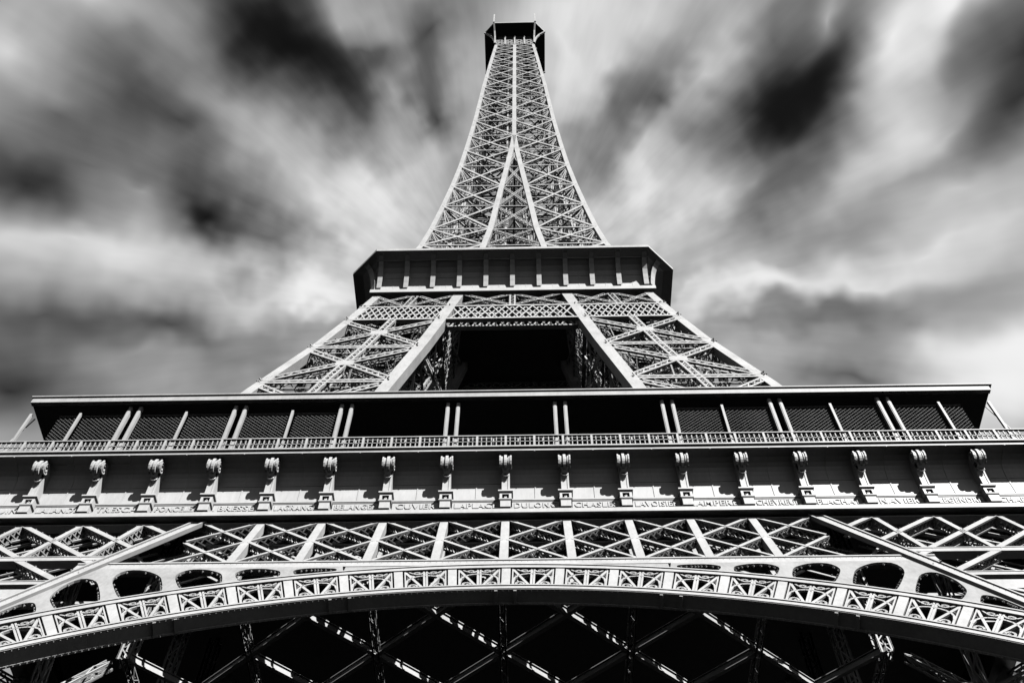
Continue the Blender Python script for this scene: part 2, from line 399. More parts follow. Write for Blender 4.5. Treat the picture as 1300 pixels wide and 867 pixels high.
for side in (-1, 1):
    b = MB()
    for k in range(3, NP+1):
        t0, t1 = side*(k-.0)*DTH, side*(k+1)*DTH
        if k < 3: continue
        mk = lambda ea, gp: [pv('r3', t0+(t1-t0)*j/6+side*gp*(1-2*j/6)*0, ea) for j in range(7)]
        low = [pv('r3', t0+(t1-t0)*j/6, -.02) for j in range(7)]
        far = [pv('r3', t1, 14), pv('r3', t0, 14)]
        cell = clip(clip(low+far, lambda p: p[1]-VB1+.02), chord_f(side, .0))
        if len(cell) < 3: continue
        g_ = .34/46
        lo2 = [pv('r3', (t0+side*g_)+(t1-t0-2*side*g_)*j/6, .16) for j in range(7)]
        fa2 = [pv('r3', t1-side*g_, 14), pv('r3', t0+side*g_, 14)]
        op = clip(clip(lo2+fa2, lambda p: p[1]-VB1-.22), chord_f(side, .55))
        area = 0
        if len(op) >= 3: area = abs(sum(op[i][0]*op[(i+1) % len(op)][1]-op[(i+1) % len(op)][0]*op[i][1] for i in range(len(op))))/2
        if area < .35:
            pts = [PL(*p) for p in cell]; b.prism(pts, NIN*.12); continue
        # round the corners: keep bottom fairly square, round the top
        rd = op
        for it in range(3):
            nw = []
            for i in range(len(rd)):
                p, q = rd[i], rd[(i+1) % len(rd)]
                L_ = math.hypot(p[0]-q[0], p[1]-q[1]); f_ = min(.25, .38/max(L_, .01)) if it == 0 else .25
                f_ = .3 if it == 0 and L_ > .9 else .22
                nw += [(p[0]+(q[0]-p[0])*f_, p[1]+(q[1]-p[1])*f_), (p[0]+(q[0]-p[0])*(1-f_), p[1]+(q[1]-p[1])*(1-f_))]
            rd = nw
        c = (sum(p[0] for p in rd)/len(rd), sum(p[1] for p in rd)/len(rd))
        A, Bp = [], []
        angs = sorted(set([2*math.pi*i/56 for i in range(56)]+[math.atan2(p[1]-c[1], p[0]-c[0]) % (2*math.pi) for p in cell]))
        for an in angs:
            to, ti = hit(cell, c, an), hit(rd, c, an)
            if to is None or ti is None: continue
            to = max(to, ti+.005)
            A.append((c[0]+to*math.cos(an), c[1]+to*math.sin(an))); Bp.append((c[0]+ti*math.cos(an), c[1]+ti*math.sin(an)))
        b.rings([[PL(*p) for p in A], [PL(*p) for p in Bp], [PL(*p, .14) for p in Bp]])
        b.rings([[PL(*p, .12) for p in A], [PL(*p, .12) for p in Bp]])
        # rim studs and a back flange
        for i in range(0, len(Bp), 3):
            px_, py_ = Bp[i]; ux, uy = c[0]-px_, c[1]-py_; l_ = math.hypot(ux, uy)
            b.bulb(PL(px_+ux/l_*.1, py_+uy/l_*.1, .1), .085)
        pass
    b.build('spandrel_plate', M_PLATE, tower)
cb = MB()      # sheet closing the sliver between the girder and the crown of the arch
R1, R2 = [], []
for i in range(-12, 13):
    t = DTH*3.0*i/12; p = pv('r3', t, -.02)
    R1.append(PL(p[0], p[1], .03)); R2.append(PL(p[0], min(VB1-.02, p[1]-.01)-.05, .03))
cb.rings([R1, R2], closed=False)
cb.build('crown_plate', M_PLATE, tower)

# --- horizontal bracing behind the arch, under the floor
ub = MB()
HB = 7.27
ROWS = [-38.5, -32.3, -26.1, -19.9]
def UB(x, y): return V3(x-.12, y, 42.1)
for i in range(-3, 4):
    for ya, yb in zip(ROWS[:-1], ROWS[1:]):
        if abs(i) > 2 and ya < -38: continue
        ub.laced(UB(i*HB, max(ya, -37.8)), UB(i*HB, yb), (0, 0, 1), W=.42, fl=.1, D=.6, lace=.05, pitch=.6)
for i in range(-3, 3):
    for ya, yb in zip(ROWS[:-1], ROWS[1:]):
        if (i < -2 or i > 1) and ya < -38: continue
        for (xa, xb) in ((i*HB, (i+1)*HB), ((i+1)*HB, i*HB)):
            p, q = UB(xa, ya), UB(xb, yb)
            e = .0 if xa < xb else .013
            if ya < -38: p = p*.88+q*.12
            ub.bar(p+V3(0, 0, e), q+V3(0, 0, e), .26, .05, (0, 0, 1)); ub.bar(p+V3(0, 0, .46+e), q+V3(0, 0, .46+e), .24, .05, (0, 0, 1))
            ub.bar(p+V3(0, 0, .28+e), q+V3(0, 0, .28+e), .36, .06, unit(V3(q[1]-p[1], -(q[0]-p[0]), 0)), -.03)
for sg in (-1, 1):      # hangers that carry the outer corners of the bracing
    for y in ROWS[1:]: ub.laced(V3(sg*3*HB-.12, y, 42.1), V3(sg*3*HB-.12, y, 55.0), (0, 1, 0), W=.8, fl=.16, D=.8, lace=.07, pitch=.8)
bracing = ub.build('floor_bracing', M_IRON, tower)

# --- first floor: frieze, cove, deck
HF = 34.73
def sq(h, z): return [(-h,-h,z),(h,-h,z),(h,h,z),(-h,h,z)]
fb = MB()
fb.rings([sq(33.6, 50.9), sq(35.15, 50.9), sq(35.2, 50.95), sq(35.2, 51.3), sq(35.05, 51.36), sq(HF, 51.38), sq(HF, 52.5), sq(34.86, 52.5), sq(34.86, 52.62), sq(HF, 52.66)])
for i in range(-26, 27):
    if True: fb.bulb((i*1.33, -35.1, 51.42), .09)
frieze = fb.build('frieze', M_FRIEZE, tower)
COVE = [(0, 52.66), (0.0, 53.6), (.02, 54.25), (.07, 54.65), (.17, 55.0), (.34, 55.27), (.6, 55.45), (1.0, 55.55), (1.72, 55.6)]
vb = MB(); vb.rings([sq(HF+o, z) for o, z in COVE])
for i in range(-9, 9):
    x = (i+.5)*BAY
    for (o0, z0), (o1, z1) in zip(COVE[:-1], COVE[1:]): vb.bar((x, -HF-o0, z0), (x, -HF-o1, z1), .07, .05, (0, -1, 0), -.01)
for (o, z) in ((.02, 54.25),): vb.bar((-HF, -HF-o, z), (HF, -HF-o, z), .06, .04, (0, -1, 0), -.01)
vb.build('cove', M_FRIEZE, frieze)
db = MB()
db.frustum(sq(36.45, 55.62), sq(36.45, 55.9)); db.frustum(sq(36.58, 55.9), sq(36.58, 56.04)); db.frustum(sq(36.4, 56.04), sq(36.4, 56.2))
deck = db.build('gallery_deck', M_IRON, tower)
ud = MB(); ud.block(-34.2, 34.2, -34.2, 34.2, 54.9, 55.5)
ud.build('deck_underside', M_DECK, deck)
fl_ = MB(); fl_.poly([(-36.1,-36.1,56.206),(36.1,-36.1,56.206),(36.1,36.1,56.206),(-36.1,36.1,56.206)]); fl_.build('deck_surface', M_DECK, deck)

# name panels with raised lettering
NAMES = ['SEGUIN', 'LALANDE', 'TRESCA', 'PONCELET', 'BRESSE', 'LAGRANGE', 'BELANGER', 'CUVIER', 'LAPLACE', 'DULONG', 'CHASLES', 'LAVOISIER', 'AMPERE', 'CHEVREUL', 'FLACHAT', 'NAVIER', 'LEGENDRE', 'CHAPTAL']
for i, nm in enumerate(NAMES):
    x0 = (i-9)*BAY
    b = MB(); b.block(x0+.42, x0+BAY-.42, -HF-.05, -HF+.02, 51.5, 52.42)
    for (za, zb) in ((51.44, 51.5), (52.42, 52.47)): b.block(x0+.4, x0+BAY-.4, -HF-.09, -HF+.02, za, zb)
    p = b.build('name_panel', M_FRIEZE, tower)
    cu = bpy.data.curves.new('lettering', 'FONT'); cu.body = nm; cu.align_x = 'CENTER'; cu.align_y = 'CENTER'; cu.extrude = .03; cu.resolution_u = 2
    cu.size = .70; cu.offset = .014; cu.space_character = 1.1
    to = bpy.data.objects.new('lettering_text', cu); col.objects.link(to)
    bpy.context.view_layer.update()
    me = bpy.data.meshes.new_from_object(to.evaluated_get(bpy.context.evaluated_depsgraph_get()))
    bpy.data.objects.remove(to); bpy.data.curves.remove(cu)
    me.materials.clear(); me.materials.append(M_FRIEZE); me.name = 'lettering'
    wd = max(v.co.x for v in me.vertices)-min(v.co.x for v in me.vertices); k = min(1.0, 2.75/wd)
    me.transform(Matrix.Translation((x0+BAY/2, -HF-.07, 52.03)) @ Matrix.Rotation(math.pi/2, 4, 'X') @ Matrix.Diagonal((k, 1, 1, 1)))
    lo = bpy.data.objects.new('lettering', me); col.objects.link(lo); lo.parent = p

# consoles
def console():
    s = MB() # shaft fin
    back = [(-HF-o+.02, z) for o, z in COVE if 53.0 < z < 55.5]
    front = [(-35.3, 52.88), (-35.32, 53.3), (-35.37, 53.75), (-35.45, 54.2), (-35.6, 54.6), (-36.2, 55.3)]
    out = front + [(-36.0, 55.55)] + back[::-1] + [(-HF, 52.88)]
    s.prism([(-.27, y, z) for y, z in out], (.54, 0, 0))
    for a, c in zip(front[:4], front[1:5]):
        for x in (-.2, .2): s.bar((x, a[0], a[1]), (x, c[0], c[1]), .1, .05, (0, -1, -.3), -.01)
    o = s.build('console', M_FRIEZE, tower)
    p = MB()
    p.block(-.33, .33, -35.28, -HF, 51.4, 51.95)
    p.frustum([(-.33,-35.28,51.95),(.33,-35.28,51.95),(.33,-HF,51.95),(-.33,-HF,51.95)], [(-.42,-35.36,52.05),(.42,-35.36,52.05),(.42,-HF,52.05),(-.42,-HF,52.05)])
    p.block(-.42, .42, -35.36, -HF, 52.05, 52.12)
    for sg in (-1, 1): p.block(min(sg*.22, sg*.38), max(sg*.22, sg*.38), -35.3, -HF, 52.12, 52.66)
    p.block(-.22, .22, -35.02, -HF, 52.12, 52.66)
    p.block(-.219, .219, -35.3, -HF, 52.58, 52.659)
    p.bar((0, -35.05, 52.12), (0, -35.05, 52.45), .16, .16, (0, -1, 0)); p.bulb((0, -35.15, 52.46), .12)
    p.frustum([(-.38,-35.3,52.66),(.38,-35.3,52.66),(.38,-HF,52.66),(-.38,-HF,52.66)], [(-.48,-35.42,52.76),(.48,-35.42,52.76),(.48,-HF,52.76),(-.48,-HF,52.76)])
    p.block(-.48, .48, -35.42, -HF, 52.76, 52.88)
    p.build('pedestal', M_FRIEZE, o)
    v = MB(); cy, cz, R = -35.93, 54.97, .5; RY, RZ = .8, 1.16
    cir = lambda x, r, k=20: [(x, cy+RY*r*math.cos(2*math.pi*i/k), cz+RZ*r*math.sin(2*math.pi*i/k)) for i in range(k)]
    v.frustum(cir(-.28, R*.76), cir(.28, R*.76))
    for xa, xb, r in ((-.3, -.19, R*.92), (-.09, .09, R*1.12), (.19, .3, R*.92)): v.frustum(cir(xa, r), cir(xb, r))
    for sg in (-1, 1):
        pts = [(cy+RY*R*(1-.8*i/26)*math.cos(2.6+sg*0+4.0*math.pi*i/26), cz+RZ*R*(1-.8*i/26)*math.sin(2.6+4.0*math.pi*i/26)) for i in range(27)]
        for a, c in zip(pts[:-1], pts[1:]): v.bar((sg*.31, a[0], a[1]), (sg*.31, c[0], c[1]), .09, .1, (sg, 0, 0), -.01)
    # leaf and ring below the volute
    for i in range(14):
        a, c = 2*math.pi*i/14, 2*math.pi*(i+1)/14
        v.bar((.2*math.cos(a), -35.55+.05*math.sin(a), 54.2+.2*math.sin(a)), (.2*math.cos(c), -35.55+.05*math.sin(c), 54.2+.2*math.sin(c)), .07, .1, (0, -.8, -.6))
    for x in (-.2, 0, .2): v.bar((x, -35.9, 54.5), (x*.4, -35.6, 54.25), .14, .1, (0, -.6, -.8))
    v.build('scroll', M_FRIEZE, o)
    return o
con0 = console(); con0.location = (-8*BAY, 0, 0)
for i in range(-7, 9): copy_part(con0, tower, (i*BAY, 0, 0))
for sg in (-1, 1):      # the two corner consoles stand on the diagonal
    c = copy_part(con0, tower); rz = -math.radians(45)*1 if sg < 0 else math.radians(45)
    M = Matrix.Translation((sg*(HF-.0), -HF, 0)) @ Matrix.Rotation(rz, 4, 'Z') @ Matrix.Diagonal((1.2, 1.35, 1, 1)) @ Matrix.Translation((0, HF, 0))
    c.matrix_local = M

# balustrade: one panel of half a bay, copied along the front
bb = MB(); bb.bar((-36.3, -36.25, 57.42), (36.3, -36.25, 57.42), .08, .2, (0, 1, 0), -.1); bb.bar((-36.3, -36.25, 56.27), (36.3, -36.25, 56.27), .12, .22, (0, 1, 0), -.11)
bal = bb.build('balustrade', M_IRON, tower)
rp = MB(); HW = BAY/2
rp.block(-.075, .075, -36.34, -36.14, 56.33, 57.36)
for j in range(5):
    x = .13+(HW-.26)*(j+.5)/5
    rp.block(x-.03, x+.03, -36.28, -36.2, 56.33, 57.36)
    rp.bulb((x, -36.26, 56.86), .085)
rp.bar((.1, -36.25, 56.84), (HW-.1, -36.25, 56.84), .05, .08, (0, 1, 0), -.041)
rp0 = rp.build('railing_panel', M_IRON, bal); rp0.location = (-18*HW, 0, 0)
for i in range(-17, 18): copy_part(rp0, bal, (i*HW, 0, 0))
hb = MB()
for i in range(3):
    xa = -11.1+i*7.72; xb = xa+6.75
    hb.bar((xa, -35.9, 57.95), (xb, -35.9, 57.95), .07, .07); hb.bar((xa, -35.9, 57.7), (xb, -35.9, 57.7), .04, .04)
    for k in range(4): hb.bar((xa+(xb-xa)*(k+.5)/4, -35.9, 56.3), (xa+(xb-xa)*(k+.5)/4, -35.9, 58.02), .09, .07)
hb.build('handrail', M_IRON, bal)

# canopy over the gallery
kb = MB(); XL, XR = -34.65, 34.75
kb.block(XL, XR, -36.05, -35.7, 62.5, 63.06); kb.block(XL-.1, XR+.25, -36.16, -35.7, 63.06, 63.16)
canopy = kb.build('canopy', M_IRON, tower)
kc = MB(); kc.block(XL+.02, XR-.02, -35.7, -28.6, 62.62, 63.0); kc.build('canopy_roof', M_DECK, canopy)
for side in (-1, 1):       # diamond-mesh safety nets stretched between the posts of the outer bays
    for (xa, xb) in ((12.1, 15.3), (15.57, 18.85), (19.75, 23.05), (23.27, 26.6), (27.45, 30.75), (31.0, 32.5)):
        b = MB(); za, zb = 57.35, 61.85
        for sl, w_ in ((1.1, .018), (-1.1, .007)):
            x = xa-5
            while x < xb+5:
                cl = [t for t in np.linspace(0, 1, 46) if xa <= x+sl*(zb-za)*t <= xb]
                if len(cl) > 1:
                    f = lambda t: (side*(x+sl*(zb-za)*t), -35.2, za+(zb-za)*t)
                    b.bar(f(cl[0]), f(cl[-1]), w_, .03, (0, 1, 0), 0 if sl > 0 else .031)
                x += .33
        for z in (za, zb): b.bar((side*xa, -35.2, z), (side*xb, -35.2, z), .04, .03, (0, 1, 0), -.031)
        b.build('safety_net', M_NET, canopy)
pp = MB(); pp.block(-.13, .13, -35.53, -35.27, 56.2, 62.55); pp.block(-.2, .2, -35.6, -35.2, 56.2, 56.9)
pp.block(-.075, .075, -35.56, -35.53, 56.9, 62.5)
post = pp.build('canopy_post', M_IRON, tower)
PX = [s_*k*BAY+d for k in (1, 3, 5, 7) for s_ in (-1, 1) for d in (-.37, .37)]
post.location = (PX[0], 0, 0)
for x in PX[1:]: copy_part(post, tower, (x, 0, 0))
pt = MB(); pt.block(-.085, .085, -35.48, -35.3, 56.2, 61.9); pt.block(-.14, .14, -35.55, -35.25, 56.2, 57.5)
tp = pt.build('thin_canopy_post', M_IRON, tower)
TX = [s_*k*BAY for k in (4, 6, 8) for s_ in (-1, 1)]+[-34.5, 34.45]
tp.location = (TX[0], 0, 0)
for x in TX[1:]: copy_part(tp, tower, (x, 0, 0))
for sg in (-1, 1):
    ty = MB(); ty.bar((sg*35.2, -35.3, 57.3), (sg*34.7, -34.6, 62.5), .07, .07); ty.build('stay_rod', M_IRON, canopy)

# ------------------------------------------------------------------ lower legs (ground to first floor)
def w1(z): return 34.55+SL*(51-z) if z > 20 else 34.55+SL*31+.58*(20-z)
def i1(z): return 19.3+.485*(51-z) if z > 20 else 19.3+.485*31+.33*(20-z)
def leg_faces(wf, inf):
    A = lambda z: V3(-wf(z), -wf(z), z); Bc = lambda z: V3(-inf(z), -wf(z), z)
    Cc = lambda z: V3(-inf(z), -inf(z), z); Dc = lambda z: V3(-wf(z), -inf(z), z)
    return A, Bc, Cc, Dc
A, Bc, Cc, Dc = leg_faces(w1, i1)
FN = {'front': (A, Bc, V3(0, 1, 0)), 'side': (A, Dc, V3(1, 0, 0)), 'inner': (Bc, Cc, V3(-1, 0, 0)), 'back': (Dc, Cc, V3(0, -1, 0))}
lvl = [0, 12, 24, 34, 43, 50.5]
lg = MB()
for P_, n in ((A, (1, 1, 0)), (Cc, (-1, -1, 0)), (Dc, (1, -1, 0))):
    for a, c in zip(lvl[:-1], lvl[1:]): lg.bar(P_(a), P_(c), 1.3, 1.1, n)
leg = lg.build('tower_leg', M_IRON, tower)
def leg_lattice(P_, Q_, n, lv, zmax):
    b = MB()
    for a, c in zip(lv[:-1], lv[1:]):
        if a >= zmax: continue
        b.laced(P_(a), Q_(a), n, W=.8, D=.6, pitch=1.0)
        b.laced(P_(a), Q_(c), n, W=.75, D=.6, pitch=1.0); b.laced(Q_(a), P_(c), n, W=.75, D=.6, pitch=1.0)
        m = (P_(a)+Q_(a))/2; m2 = (P_(c)+Q_(c))/2; b.laced(m, m2, n, W=.6, D=.5, pitch=1.0)
    return b
for nm in ('side', 'inner', 'back'):
    P_, Q_, n = FN[nm]; leg_lattice(P_, Q_, n, lvl if nm == 'side' else lvl[:-1], 60).build('leg_lattice', M_IRON, leg)
# front face: the upper part shows between the frieze and the arch
b = leg_lattice(*FN['front'], [0, 12, 24, 33], 30)
def leg_edge_out(v): return w1(51-v/KN)
def clip_to_leg(xa, va, xb, vb):
    # keep the stretch of a bar between the leg's outer and inner edge (left leg, x negative)
    ts = [t for t in np.linspace(0, 1, 61) if -leg_edge_out(va+(vb-va)*t)+.4 <= xa+(xb-xa)*t <= -leg_in(va+(vb-va)*t)-.4]
    if len(ts) < 2: return None
    t0, t1 = ts[0], ts[-1]
    return (xa+(xb-xa)*t0, va+(vb-va)*t0, xa+(xb-xa)*t1, va+(vb-va)*t1)
VBL, VBL2 = 6.35, 10.15
def leg_bar(xa, va, xb, vb, w, dn=0.0, full=True):
    r = clip_to_leg(xa, va, xb, vb)
    if r is None: return
    p, q = PL(r[0], r[1], dn), PL(r[2], r[3], dn)
    if full: box_diag(b, p, q, w, .6)
    else:
        b.bar(p, q, w, .1, NIN); bulbs_along(b, p, q, V3(0, 0, w*.5+.05), 1.1, .05)
for i in range(-14, 3):
    xt = -30.75+BAY*i
    leg_bar(xt, VT, xt+6.6, VBL, .38); leg_bar(xt+BAY, VT, xt+BAY-1.05, VBL, .42) if False else leg_bar(xt+3.9, VT, xt+2.85, VBL, .38)
    leg_bar(xt+2.9, VBL+.4, xt+2.9+3.9, VBL2, .42)
    for dn, w in ((.55, .2), (.95, .17)):
        leg_bar(xt+1+dn, VT, xt-5.6+dn, VBL, w, dn, False); leg_bar(xt+1-dn, VBL+.4, xt-2.6-dn, VBL2, w, dn, False)
    leg_bar(xt+3, VT, xt+7, VBL, .18, 1.6, False); leg_bar(xt+2.2, VT, xt-4.4, VBL, .1, .75, False); leg_bar(xt+.4, VT, xt-5.5, VBL, .08, 1.2, False)
for i in range(-14, 6):
    xt = -30.75+BAY*i*.55
    leg_bar(xt, VT, xt-6.6, VBL, .1, 1.9, False)
for v_, h in ((VBL+.22, .62), (VBL2+.2, .5)):
    b.bar(PL(-leg_edge_out(v_), v_), PL(-leg_in(v_)-.3, v_), h, .5, NIN, -.035)
    b.bar(PL(-leg_edge_out(v_), v_-h*.5+.06), PL(-leg_in(v_)-.3, v_-h*.5+.06), .1, .06, NIN, -.07)
    b.bar(PL(-leg_edge_out(v_), v_, 2.6), PL(-leg_in(v_)-.3, v_, 2.6), h*.6, .3, NIN)
b.bar(PL(-leg_edge_out(0), VT+.12), PL(-leg_in(0)+.3, VT+.12), .26, .5, NIN, -.03)
b.prism([PL(-leg_in(11.1)-.3, 11.1, .05), PL(-leg_in(12.3)-.3, 12.3, .05), PL(-leg_edge_out(12.3), 12.3, .05), PL(-leg_edge_out(11.1), 11.1, .05)], NIN*.1)
for i in range(-9, 6):
    xt = -30.75+BAY*i*1.6
    leg_bar(xt, 12.4, xt+5.6, 19.2, .4); leg_bar(xt+5.0, 12.4, xt-3.2, 19.2, .4)
b.bar(PL(-leg_edge_out(19.4), 19.4), PL(-leg_in(19.4)-.3, 19.4), .6, .5, NIN, -.035)
b.build('leg_lattice', M_IRON, leg)
# inner corner chord of the leg: a wide built-up box along the spandrel
def CH(v, o, dn=0.0): return PL(-leg_in(v)-o, v, dn)
b = MB()
for (o0, w, d0) in ((.0, .56, -.1), (.42, .12, -.18), (-.34, .12, -.18)):
    b.bar(CH(-.1, o0), CH(30, o0), w, .27, NIN, d0)
for k in range(90): b.bulb(CH(.2+k*.33, .25, -.1), .028); b.bulb(CH(.2+k*.33, -.22, -.1), .028)
b.bar(CH(30, 0.2), V3(-i1(0), -w1(0), 0), 1.4, 1.2, NIN, -.1)
b.build('corner_chord', M_IRON, leg)
pb_ = MB(); pb_.frustum([(-60,-60,0),(-40,-60,0),(-40,-40,0),(-60,-40,0)], [(-57.5,-57.5,3),(-42.5,-57.5,3),(-42.5,-42.5,3),(-57.5,-42.5,3)])
pb_.build('masonry_footing', M_PLATE, leg)
def mirror_part(o, sx, sy):
    c = copy_part(o, tower); c.scale = (sx, sy, 1); return c
for sx, sy in ((-1, 1), (1, -1), (-1, -1)): mirror_part(leg, sx, sy)

# ------------------------------------------------------------------ upper legs (first to second floor)
Z2 = [56, 80.4, 94.5, 103.0, 112.9, 118]; W2 = [30.6, 24.75, 21.05, 19.06, 16.9, 15.9]
def w2(z): return interp(z, Z2, W2)
def i2(z): return 11.12-.1635*(z-80.5)
A, Bc, Cc, Dc = leg_faces(w2, lambda z: i2(z)+.62)
zs = [56.3, 68, 80.4, 88, 94.5, 103, 112.4]
cc_ = MB()
def chord(b, P_, nx, ny, wd, dp):
    """solid box chord with its outer corner on the path P_"""
    R = []
    for z in zs:
        p = P_(z); x, y = p[0], p[1]
        R.append([(x, y, z), (x+nx*wd, y, z), (x+nx*wd, y+ny*dp, z), (x, y+ny*dp, z)])
    b.frustum(R[0], R[0]); b.rings(R)
chord(cc_, lambda z: V3(-w2(z), -w2(z), z), 1, 1, 1.0, 1.0)
chord(cc_, lambda z: V3(-i2(z)-1.24, -w2(z)-.02, z), 1, 1, 1.24, 1.25)
chord(cc_, lambda z: V3(-w2(z)-.02, -i2(z)-1.24, z), 1, 1, 1.25, 1.24)
chord(cc_, lambda z: V3(-i2(z)-1.2, -i2(z)-1.2, z), 1, 1, 1.2, 1.2)
uleg = cc_.build('upper_leg', M_IRON, tower)
FU = {'front': (A, Bc, V3(0, 1, -.23)), 'side': (A, Dc, V3(1, 0, -.23)), 'inner': (Bc, Cc, V3(-1, 0, -.16)), 'back': (Dc, Cc, V3(0, -1, -.16))}
HZ = [60.5, 71.6, 82.5, 93.0, 102.5]
for nm, (P_, Q_, n) in FU.items():
    b = MB()
    mid = lambda z: (P_(z)+Q_(z))/2
    for a, c in zip(HZ[:-1], HZ[1:]):
        for (p, q) in ((P_(a+.4)*.95+Q_(c-.4)*.05, Q_(c-.4)*.95+P_(a+.4)*.05), (Q_(a+.4)*.95+P_(c-.4)*.05, P_(c-.4)*.95+Q_(a+.4)*.05)):
            b.laced(p, q, n, W=.95, fl=.25, D=.7, lace=.12, pitch=.95, cross=True, light=True)
        b.laced(mid(a), mid(c), n, W=.9, fl=.24, D=.7, lace=.12, pitch=.9, cross=True, light=True)
        m = (P_((a+c)/2)+Q_((a+c)/2))/2; q_ = unit(Q_(a)-P_(a))
        b.bar(m-q_*.9, m+q_*.9, 1.3, .08, n, -.03)                    # gusset at the crossing
        # lighter secondary bracing a little further in
        for t in (.5,):
            b.bar(P_(a)*.9+mid(c)*.1+n*1.2, mid(c)+n*1.2, .16, .1, n); b.bar(Q_(a)*.9+mid(c)*.1+n*1.2, mid(c)+n*1.2, .16, .1, n)
            b.bar(mid(a)+n*1.4, P_(c)*.9+mid(a)*.1+n*1.4, .13, .1, n); b.bar(mid(a)+n*1.4, Q_(c)*.9+mid(a)*.1+n*1.4, .13, .1, n)
    for z in HZ[:-1]:
        for dz in (-.3, .3): b.bar(P_(z+dz)*.97+Q_(z+dz)*.03, Q_(z+dz)*.97+P_(z+dz)*.03, .3, .12, n, -.02)
        b.laced(P_(z)*.95+Q_(z)*.05, Q_(z)*.95+P_(z)*.05, n, W=.6, fl=.12, D=.8, lace=.08, pitch=.7, light=True)
    # two flat lattice rails under the second floor
    for zr in (102.5, 107.1): b.bar(P_(zr), Q_(zr), .38, .5, n, -.03)
    e_ = unit(Q_(104.8)-P_(104.8)); Lb = np.dot(Q_(102.6)-P_(102.6), e_); sh = np.dot(P_(107)-P_(102.6), e_); Lt = np.dot(Q_(107)-P_(107), e_)
    pt_ = 1.52; x_ = -6*pt_
    while x_ < Lb+3*pt_:
        for d_, off_ in ((pt_, 0.0), (-pt_, 0.03)):
            for ph in (0.0, pt_*.5):
                s0_, s1_ = x_+ph, x_+ph+d_
                ts = [t for t in np.linspace(0, 1, 21) if 0 <= s0_+(s1_-s0_)*t <= Lb+(Lt+sh-Lb)*t and s0_+(s1_-s0_)*t >= sh*t]
                if len(ts) < 3: continue
                g_ = lambda t: P_(102.6)+e_*(s0_+(s1_-s0_)*t)+(P_(107)-P_(102.6)-e_*sh)*t
                b.bar(g_(ts[0]), g_(ts[-1]), .15, .07, n, off_)
        x_ += pt_
    b.bar(P_(104.8), Q_(104.8), .16, .1, n, .15)
    h0, h1 = 107.3, 111.8
    for (p, q) in ((P_(h0), mid(h1)), (Q_(h0), mid(h1)), (mid(h0), P_(h1)), (mid(h0), Q_(h1))): b.laced(p, q, n, W=.6, fl=.14, D=.6, lace=.08, pitch=.6)
    b.laced(mid(h0), mid(h1), n, W=.8, fl=.16, D=.6, lace=.08, pitch=.6)
    b.build('leg_lattice', M_IRON, uleg)
b = MB()     # inside the leg: landings, lift rails, stairs
for z in HZ:
    for p, q in ((A(z), Cc(z)), (Bc(z), Dc(z))): b.laced(p, q, (0, 0, 1), W=.5, fl=.1, D=.5, lace=.07, pitch=.7)
for u, v_ in ((.35, .35), (.65, .35), (.35, .65), (.65, .65)):
    f = lambda z: (A(z)*(1-u)+Bc(z)*u)*(1-v_)+(Dc(z)*(1-u)+Cc(z)*u)*v_
    b.laced(f(57), f(111), (0, 1, 0), W=.5, fl=.12, D=.5, lace=.07, pitch=.8)
rnd = random.Random(3)
for k in range(190):
    z0 = 62+rnd.random()*46; z1 = z0+rnd.uniform(-3, 3); u0_, v0_, u1_, v1_ = [rnd.random() for _ in range(4)]
    f = lambda z, u, v_: (A(z)*(1-u)+Bc(z)*u)*(1-v_)+(Dc(z)*(1-u)+Cc(z)*u)*v_
    if rnd.random() < .5: u1_ = u0_
    b.bar(f(z0, u0_, v0_*.6), f(z1, u1_, v1_*.6), rnd.uniform(.08, .2), .05, (0, 1, -.3))
for z in np.arange(60, 108, 3.0):
    f = lambda z, u, v_: (A(z)*(1-u)+Bc(z)*u)*(1-v_)+(Dc(z)*(1-u)+Cc(z)*u)*v_
    b.bar(f(z, .3, .45), f(z, .7, .45), .5, .08, (0, 0, 1)); b.bar(f(z, .3, .55), f(z+3, .7, .55), .5, .08, (0, 0, 1))
b.build('lift_rails', M_IRON, uleg)
for sx, sy in ((-1, 1), (1, -1), (-1, -1)): mirror_part(uleg, sx, sy)

# girders between the upper legs
gb = MB(); n = V3(0, 1, -.23); n = unit(n)
def GP(x, z, dn=0.0): return V3(x, -w2(z), z)+n*dn
for dn in (0.0, 0.95):
    for zr in (102.5, 107.1): gb.bar(GP(-i2(zr), zr, dn), GP(i2(zr), zr, dn), .38, .5, n, -.03)
    k_ = 9; xa = i2(104.8)
    for k in range(k_):
        for t0, t1 in ((k, k+1), (k+1, k)): gb.bar(GP(-xa+2*xa*t0/k_, 102.6, dn), GP(-xa+2*xa*t1/k_, 107, dn), .17, .07, n)
        for t0, t1 in ((k-.5, k+.5), (k+.5, k-.5)):
            if k: gb.bar(GP(-xa+2*xa*t0/k_, 102.6, dn), GP(-xa+2*xa*t1/k_, 107, dn), .15, .07, n, .1)
for sg in (-1, 1):
    gb.laced(GP(sg*i2(107), 107.3), GP(0, 111.8), n, W=.6, fl=.14, D=.6, lace=.08, pitch=.6)
    gb.laced(GP(0, 107.3), GP(sg*i2(112), 111.8), n, W=.6, fl=.14, D=.6, lace=.08, pitch=.6)
gb.laced(GP(0, 107.3), GP(0, 111.8), n, W=.8, fl=.2, D=.6, lace=.08, pitch=.6)
ug = gb.build('upper_girder', M_IRON, tower)
for rz in (math.pi/2, math.pi, -math.pi/2): copy_part(ug, tower, (0, 0, 0), rz)
ib = MB()
for zr in (110.7, 111.9): ib.bar((-6.8, -4.0, zr), (7.6, -4.0, zr), .14, .2)
for k in range(13):
    x = -6.6+k*1.1
    ib.bar((x, -4, 110.75), (x+1.1, -4, 111.85), .12, .08); ib.bar((x+1.1, -4, 110.75), (x, -4, 111.85), .12, .08, (0, 1, 0), .1)
